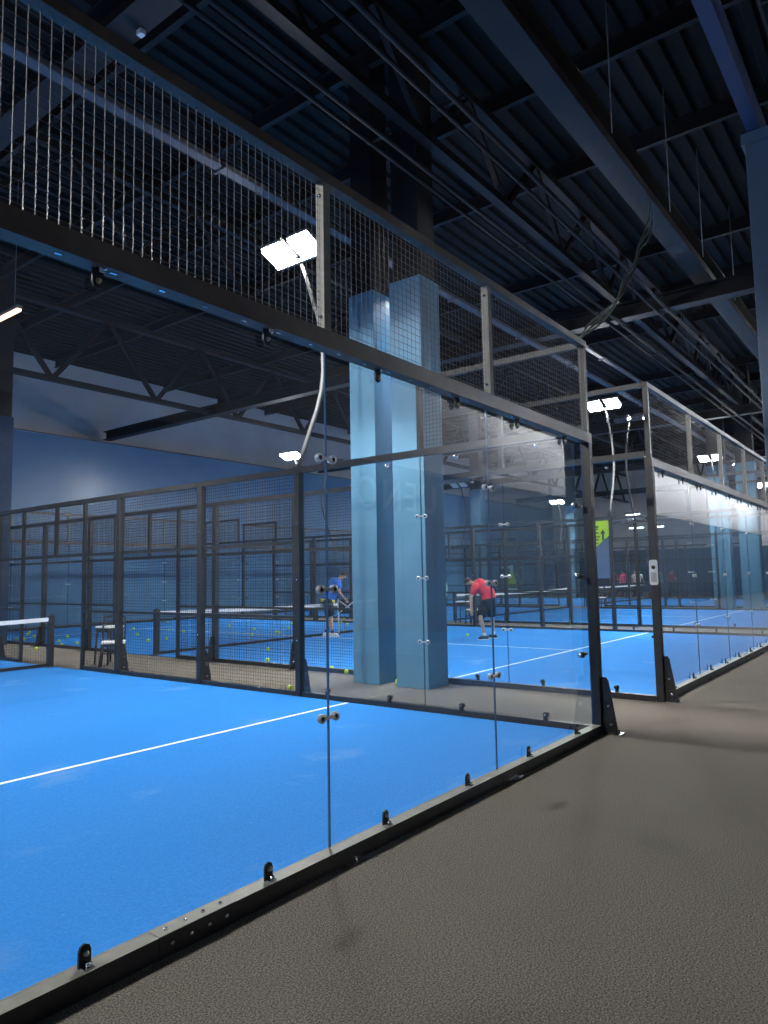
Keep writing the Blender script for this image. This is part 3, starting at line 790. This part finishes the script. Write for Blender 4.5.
def person(base, J, colours, label, scale=1.0, detail=True, bulk=1.0):
    """J: joint -> (a, b, z) in metres, a = to the right of the view, b = away, z = up"""
    r = thing('person', base, label, 'person')
    V = {k: (RH * v[0] + FH * v[1] + Vector((0, 0, v[2]))) * scale for k, v in J.items()}
    S = scale
    N = {}; E = []
    def nd(k, v, *rr): N[k] = (v,) + tuple(x * S for x in rr)
    nd('pelvis', V['pelvis'], .13, .10); nd('waist', V['waist'], .12, .10); nd('chest', V['chest'], .145, .11); nd('neck', V['neck'], .055)
    hd = V['head']; nd('jaw', V['neck'] * .45 + hd * .55, .068); nd('skull', hd, .088, .098); 
    up = (hd - V['neck']).normalized(); nd('crown', hd + up * .055 * S, .07, .08)
    E += [('pelvis', 'waist'), ('waist', 'chest'), ('chest', 'neck'), ('neck', 'jaw'), ('jaw', 'skull'), ('skull', 'crown')]
    fd = (RH * J['look'][0] + FH * J['look'][1] + Vector((0, 0, J['look'][2]))).normalized()
    nd('nose', hd + fd * .115 * S - up * .01 * S, .013); E.append(('skull', 'nose'))
    for s in ('L', 'R'):
        for a, b, ra in (('hip', 'pelvis', .088), ('knee', 'hip', .062), ('ankle', 'knee', .04)):
            nd(a + s, V[a + s], ra); E.append((b if b == 'pelvis' else b + s, a + s))
        nd('calf' + s, V['knee' + s] * .7 + V['ankle' + s] * .3 - fd * .012, .06)
        E.remove(('knee' + s, 'ankle' + s)); E += [('knee' + s, 'calf' + s), ('calf' + s, 'ankle' + s)]
        nd('toe' + s, V['toe' + s], .035); E.append(('ankle' + s, 'toe' + s))
        nd('sh' + s, V['sh' + s], .058); nd('el' + s, V['el' + s], .042); nd('wr' + s, V['wr' + s], .028)
        E += [('chest', 'sh' + s), ('sh' + s, 'el' + s), ('el' + s, 'wr' + s)]
        if detail: hand(N, E, 'wr' + s, V['wr' + s], V['wr' + s] - V['el' + s], fd + Vector((.01, .02, .01)), 1)
        else:
            nd('hd' + s, V['wr' + s] + (V['wr' + s] - V['el' + s]).normalized() * .11, .03); E.append(('wr' + s, 'hd' + s))
    skin('body', N, E, 'skin', r, 2 if detail else 1)
    # shirt: one cloth surface round the trunk with two sleeves
    B_ = bulk * S
    mb = MB()
    path = [V['pelvis'] * 1.06 - V['waist'] * .06, V['pelvis'] * .6 + V['waist'] * .4, V['waist'], V['waist'] * .45 + V['chest'] * .55, V['chest'], V['chest'] * .5 + V['neck'] * .5, V['chest'] * .15 + V['neck'] * .85]
    mb.tube(smooth_pts(path, 3), [v_ * B_ for v_ in (.168, .167, .166, .165, .163, .161, .16, .163, .166, .170, .173, .175, .172, .165, .152, .130, .105, .085, .072)], 16)
    for s in ('L', 'R'):
        a_ = V['chest'] * .55 + V['sh' + s] * .45; e_ = V['sh' + s] * .38 + V['el' + s] * .62
        mb.tube([a_, V['sh' + s] * .8 + a_ * .2, V['sh' + s], V['sh' + s] * .7 + e_ * .3, e_], [.10 * B_, .095 * B_, .088 * B_, .082 * B_, .078 * B_], 12)
    mb.build('shirt', colours[0], r)
    long_ = colours[3] != 'short'
    mb = MB()
    for s in ('L', 'R'):
        h_, k_, a_ = V['hip' + s], V['knee' + s], V['ankle' + s]
        top = V['pelvis'] * .75 + h_ * .25 + (V['waist'] - V['pelvis']) * .35
        if long_: mb.tube([top, V['pelvis'] * .5 + h_ * .5, h_, (h_ + k_) / 2, k_, a_], [.125 * B_, .125 * B_, .115 * B_, .095 * B_, .08 * B_, .06 * B_], 14)
        else: mb.tube([top, V['pelvis'] * .5 + h_ * .5, h_, (h_ + k_) / 2, h_ * .14 + k_ * .86], [.135 * B_, .138 * B_, .128 * B_, .115 * B_, .108 * B_], 14)
    mb.build('trousers' if long_ else 'shorts', colours[1], r)
    for s in ('L', 'R'):
        an, to = V['ankle' + s], V['toe' + s]; d_ = (to - an); d_.z = 0; d_.normalize()
        sx = d_.cross(Vector((0, 0, 1)))
        mb = MB(); zb = min(an.z, to.z) - .045
        ring = [(-.085, .035), (-.05, .043), (.03, .042), (.12, .048), (.175, .03)]
        c0 = Vector((an.x, an.y, 0)); lv = []
        for zz, k_, mi in ((zb, 1.06, 1), (zb + .022, 1.06, 1), (zb + .024, 1, 0), (zb + .065, .9, 0), (zb + .1, .62, 0)):
            pts_ = [c0 + d_ * a_ * (k_ if zz < zb + .09 else .55) + sx * w_ * k_ for a_, w_ in ring] + [c0 + d_ * a_ * (k_ if zz < zb + .09 else .55) - sx * w_ * k_ for a_, w_ in ring[::-1]]
            lv.append(([Vector((q.x, q.y, zz)) for q in pts_], mi))
        n_ = len(lv[0][0]); vs_ = [q for l_, _ in lv for q in l_]
        for j in range(len(lv) - 1):
            mb.quads(lv[j][0] + lv[j + 1][0], [(k, (k + 1) % n_, n_ + (k + 1) % n_, n_ + k) for k in range(n_)], 1 if j < 1 else 0, True)
        mb.quads(lv[0][0], [tuple(range(n_))[::-1]], 1); mb.quads(lv[-1][0], [tuple(range(n_))], 0)
        mb.build('shoe', [colours[2], 'white_plastic'], r)
        if colours[3] == 'short':
            MB().tube([an + Vector((0, 0, .0)), an * .82 + V['knee' + s] * .18], [.045 * S, .047 * S], 10).build('sock', colours[4], r)
    # hair: shell over the skull away from the face
    mb = MB(); c = hd + up * .022 * S - fd * .014 * S
    mb.ball((0, 0, 0), .112 * S, 14, 10)
    z_ = up; x_ = (fd - up * fd.dot(up)).normalized(); y_ = z_.cross(x_)
    vs_ = []
    for v in mb.v:
        v = Vector(v)
        k = v.x
        if v.z < -.02 * S and v.x > -.02 * S: v = v * .80
        if v.z < -.05: v = v * .78
        if v.x > .05 * S and v.z < .05 * S: v = v * .86
        vs_.append(c + x_ * v.x * .98 + y_ * v.y * .86 + z_ * v.z * .95)
    mb.v = [tuple(v) for v in vs_]
    mb.build('hair', 'hair', r)
    # ears and eyes
    mb = MB()
    for s_ in (-1, 1):
        e = hd + y_ * s_ * .088 * S; mb.ball(tuple(e), .022 * S, 8, 6, 0, .6, .6, 1)
    mb.build('ears', 'skin', r)
    mb = MB()
    for s_ in (-1, 1):
        e = hd + fd * .088 * S + y_ * s_ * .032 * S + up * .012 * S; mb.ball(tuple(e), .011 * S, 8, 6)
    mb.build('eyes', 'rubber', r)
    return r

# man in blue, leaning onto the ball cart
J = dict(pelvis=(-.06, 0, 1.02), waist=(.02, 0, 1.2), chest=(.16, 0, 1.47), neck=(.31, 0, 1.62), head=(.40, 0, 1.71), look=(1, .1, -.35),
         hipL=(-.05, .1, .96), hipR=(-.05, -.1, .96), kneeL=(-.02, .12, .52), kneeR=(.04, -.1, .5), ankleL=(-.13, .12, .10), ankleR=(.08, -.1, .10),
         toeL=(.0, .13, .04), toeR=(.22, -.12, .04), shL=(.21, .19, 1.50), shR=(.22, -.19, 1.50), elL=(.05, .27, 1.2), elR=(.30, -.23, 1.22), wrL=(-.06, .2, 1.04), wrR=(.42, -.16, 1.08))
mp = person((7.58, 10.32, .019), J, ('blue_shirt', 'black_cloth', 'white_cloth', 'short', 'black_cloth'), 'person in a blue shirt and black shorts leaning over the ball cart by the net', .96, bulk=1.18)
MB().tube([(RH.x * -.05, RH.y * -.05, 1.0), (RH.x * -.06, RH.y * -.06, .92)], [.196, .203], 16).build('shirt_hem', 'yellow_cloth', mp)
# man in red, bent over
J = dict(pelvis=(.10, 0, 1.12), waist=(.06, .02, 1.30), chest=(-.16, .03, 1.49), neck=(-.34, .04, 1.56), head=(-.47, .05, 1.60), look=(-.75, .25, -.8),
         hipL=(.02, .1, 1.04), hipR=(.12, -.08, 1.04), kneeL=(-.17, -.08, .58), kneeR=(.19, .18, .60), ankleL=(-.06, -.1, .10), ankleR=(.24, .28, .10),
         toeL=(-.2, -.14, .04), toeR=(.12, .34, .04), shL=(-.26, .2, 1.50), shR=(-.30, -.17, 1.44), elL=(-.36, .28, 1.16), elR=(-.44, -.2, 1.12), wrL=(-.36, .24, .92), wrR=(-.43, -.2, .84))
rp = person((8.63, 6.06, .019), J, ('red_shirt', 'black_cloth', 'black_cloth', 'short', 'white_cloth'), 'person in a red shirt and black shorts bending over to pick up a ball', .89, bulk=1.22)
add_ball(8.63 + RH.x * -.38 + FH.x * .9, 6.06 + RH.y * -.38 + FH.y * .9, .05, 'yellow ball on the turf just below the hand of the red-shirted person', 'balls scattered on the second court')

def stand(turn=1, lean=0.0):
    t_ = turn
    return dict(pelvis=(0, 0, .95), waist=(0, 0, 1.12), chest=(.02 * t_, 0, 1.36), neck=(.03 * t_, 0, 1.50), head=(.05 * t_, 0, 1.63), look=(t_, .3, -.1),
                hipL=(-.05, .09, .9), hipR=(.05, -.09, .9), kneeL=(-.06, .1, .5), kneeR=(.08, -.1, .5), ankleL=(-.09, .1, .1), ankleR=(.09, -.1, .1),
                toeL=(-.09 + .12 * t_, .1, .04), toeR=(.09 + .12 * t_, -.1, .04), shL=(-.12, .14, 1.40), shR=(.14, -.14, 1.40),
                elL=(-.2, .16, 1.13), elR=(.22, -.16, 1.13), wrL=(-.12 + .1 * t_, .1, .95), wrR=(.16 + .14 * t_, -.14, 1.0))
for (x, y, c1, c2, t_, lb) in ((38.9, 13.6, 'maroon_cloth', 'denim', 1, 'person in a maroon top standing at the left of the lounge group'),
                               (38.8, 12.9, 'pink_cloth', 'denim', -1, 'person in a bright pink top in the lounge group'),
                               (38.7, 11.95, 'white_cloth', 'denim', 1, 'person in a loose white shirt in the lounge group'),
                               (39.6, 12.4, 'white_cloth', 'black_cloth', -1, 'person in white and black behind the others in the lounge'),
                               (38.8, 10.6, 'banner_grey', 'denim', -1, 'person in a grey top seen just right of the second court post'),
                               (38.9, 10.0, 'maroon_cloth', 'black_cloth', 1, 'person in dark red farthest right in the lounge group')):
    person((x, y, 0), stand(t_), (c1, c2, 'black_cloth', 'long', 'white_cloth'), lb, 1.0, False)

# ball cart
c = thing('ball_cart', (8.08, 10.10, .0145), 'black ball basket with crossed white bars on thin legs by the blue-shirted person', 'cart', rz=math.atan2(RH.y, RH.x))
w, dd = .26, .17
mb = MB(); outer = [(-w, -dd), (w, -dd), (w, dd), (-w, dd)]
for k in range(4):
    (a, b), (c2, e) = outer[k], outer[(k + 1) % 4]
    mb.bar((a, b, .79), (c2, e, .79), .012, .38)
mb.box(-w, w, -dd, dd, .60, .612)
mb.build('basket', 'black_cloth', c)
for yy in (-dd - .02, dd + .02):
    mb = MB().tube([(-w, yy, .60), (w, yy, .98)], .011, 8).tube([(w, yy, .60), (-w, yy, .98)], .011, 8)
    mb.build('cross_bar', 'white_plastic', c)
    for s in (-1, 1): MB().tube([(s * w, yy, .98), (s * w, yy, .03)], .012, 8).ball((s * w, yy, .03), .03, 8, 6, 1).build('leg', ['white_plastic', 'rubber'], c)

# ------------------------------------------------------------------ world, camera, view
w = bpy.data.worlds.new('world'); sc.world = w; w.use_nodes = True
w.node_tree.nodes['Background'].inputs['Color'].default_value = (.25, .35, .6, 1)
w.node_tree.nodes['Background'].inputs['Strength'].default_value = .02
cam = bpy.data.cameras.new('camera'); co = bpy.data.objects.new('camera', cam); col.objects.link(co)
cam.sensor_fit = 'HORIZONTAL'; cam.sensor_width = 36; cam.lens = 36 * 710.5 / 768; cam.clip_end = 300; cam.clip_start = .05
yaw, pit, rol = R(37.383), R(5.190), R(-1.0205)
F = Vector((math.cos(pit) * math.cos(yaw), math.cos(pit) * math.sin(yaw), math.sin(pit)))
Rt = Vector((math.sin(yaw), -math.cos(yaw), 0)); U = Rt.cross(F)
R2 = Rt * math.cos(rol) + U * math.sin(rol); U2 = -Rt * math.sin(rol) + U * math.cos(rol)
mw = Matrix((R2, U2, -F)).transposed().to_4x4(); mw.translation = Vector((-7.0656, -2.7963, 1.6084))
co.matrix_world = mw
sc.camera = co
sc.view_settings.view_transform = 'Standard'; sc.view_settings.look = 'None'; sc.view_settings.gamma = 1
sc.view_settings.use_curve_mapping = False
sc.view_settings.exposure = 2.2
cy = sc.cycles
cy.transparent_max_bounces = 40; cy.max_bounces = 8; cy.diffuse_bounces = 3; cy.glossy_bounces = 4
cy.use_denoising = True; cy.sample_clamp_indirect = 6
cy.use_light_tree = True
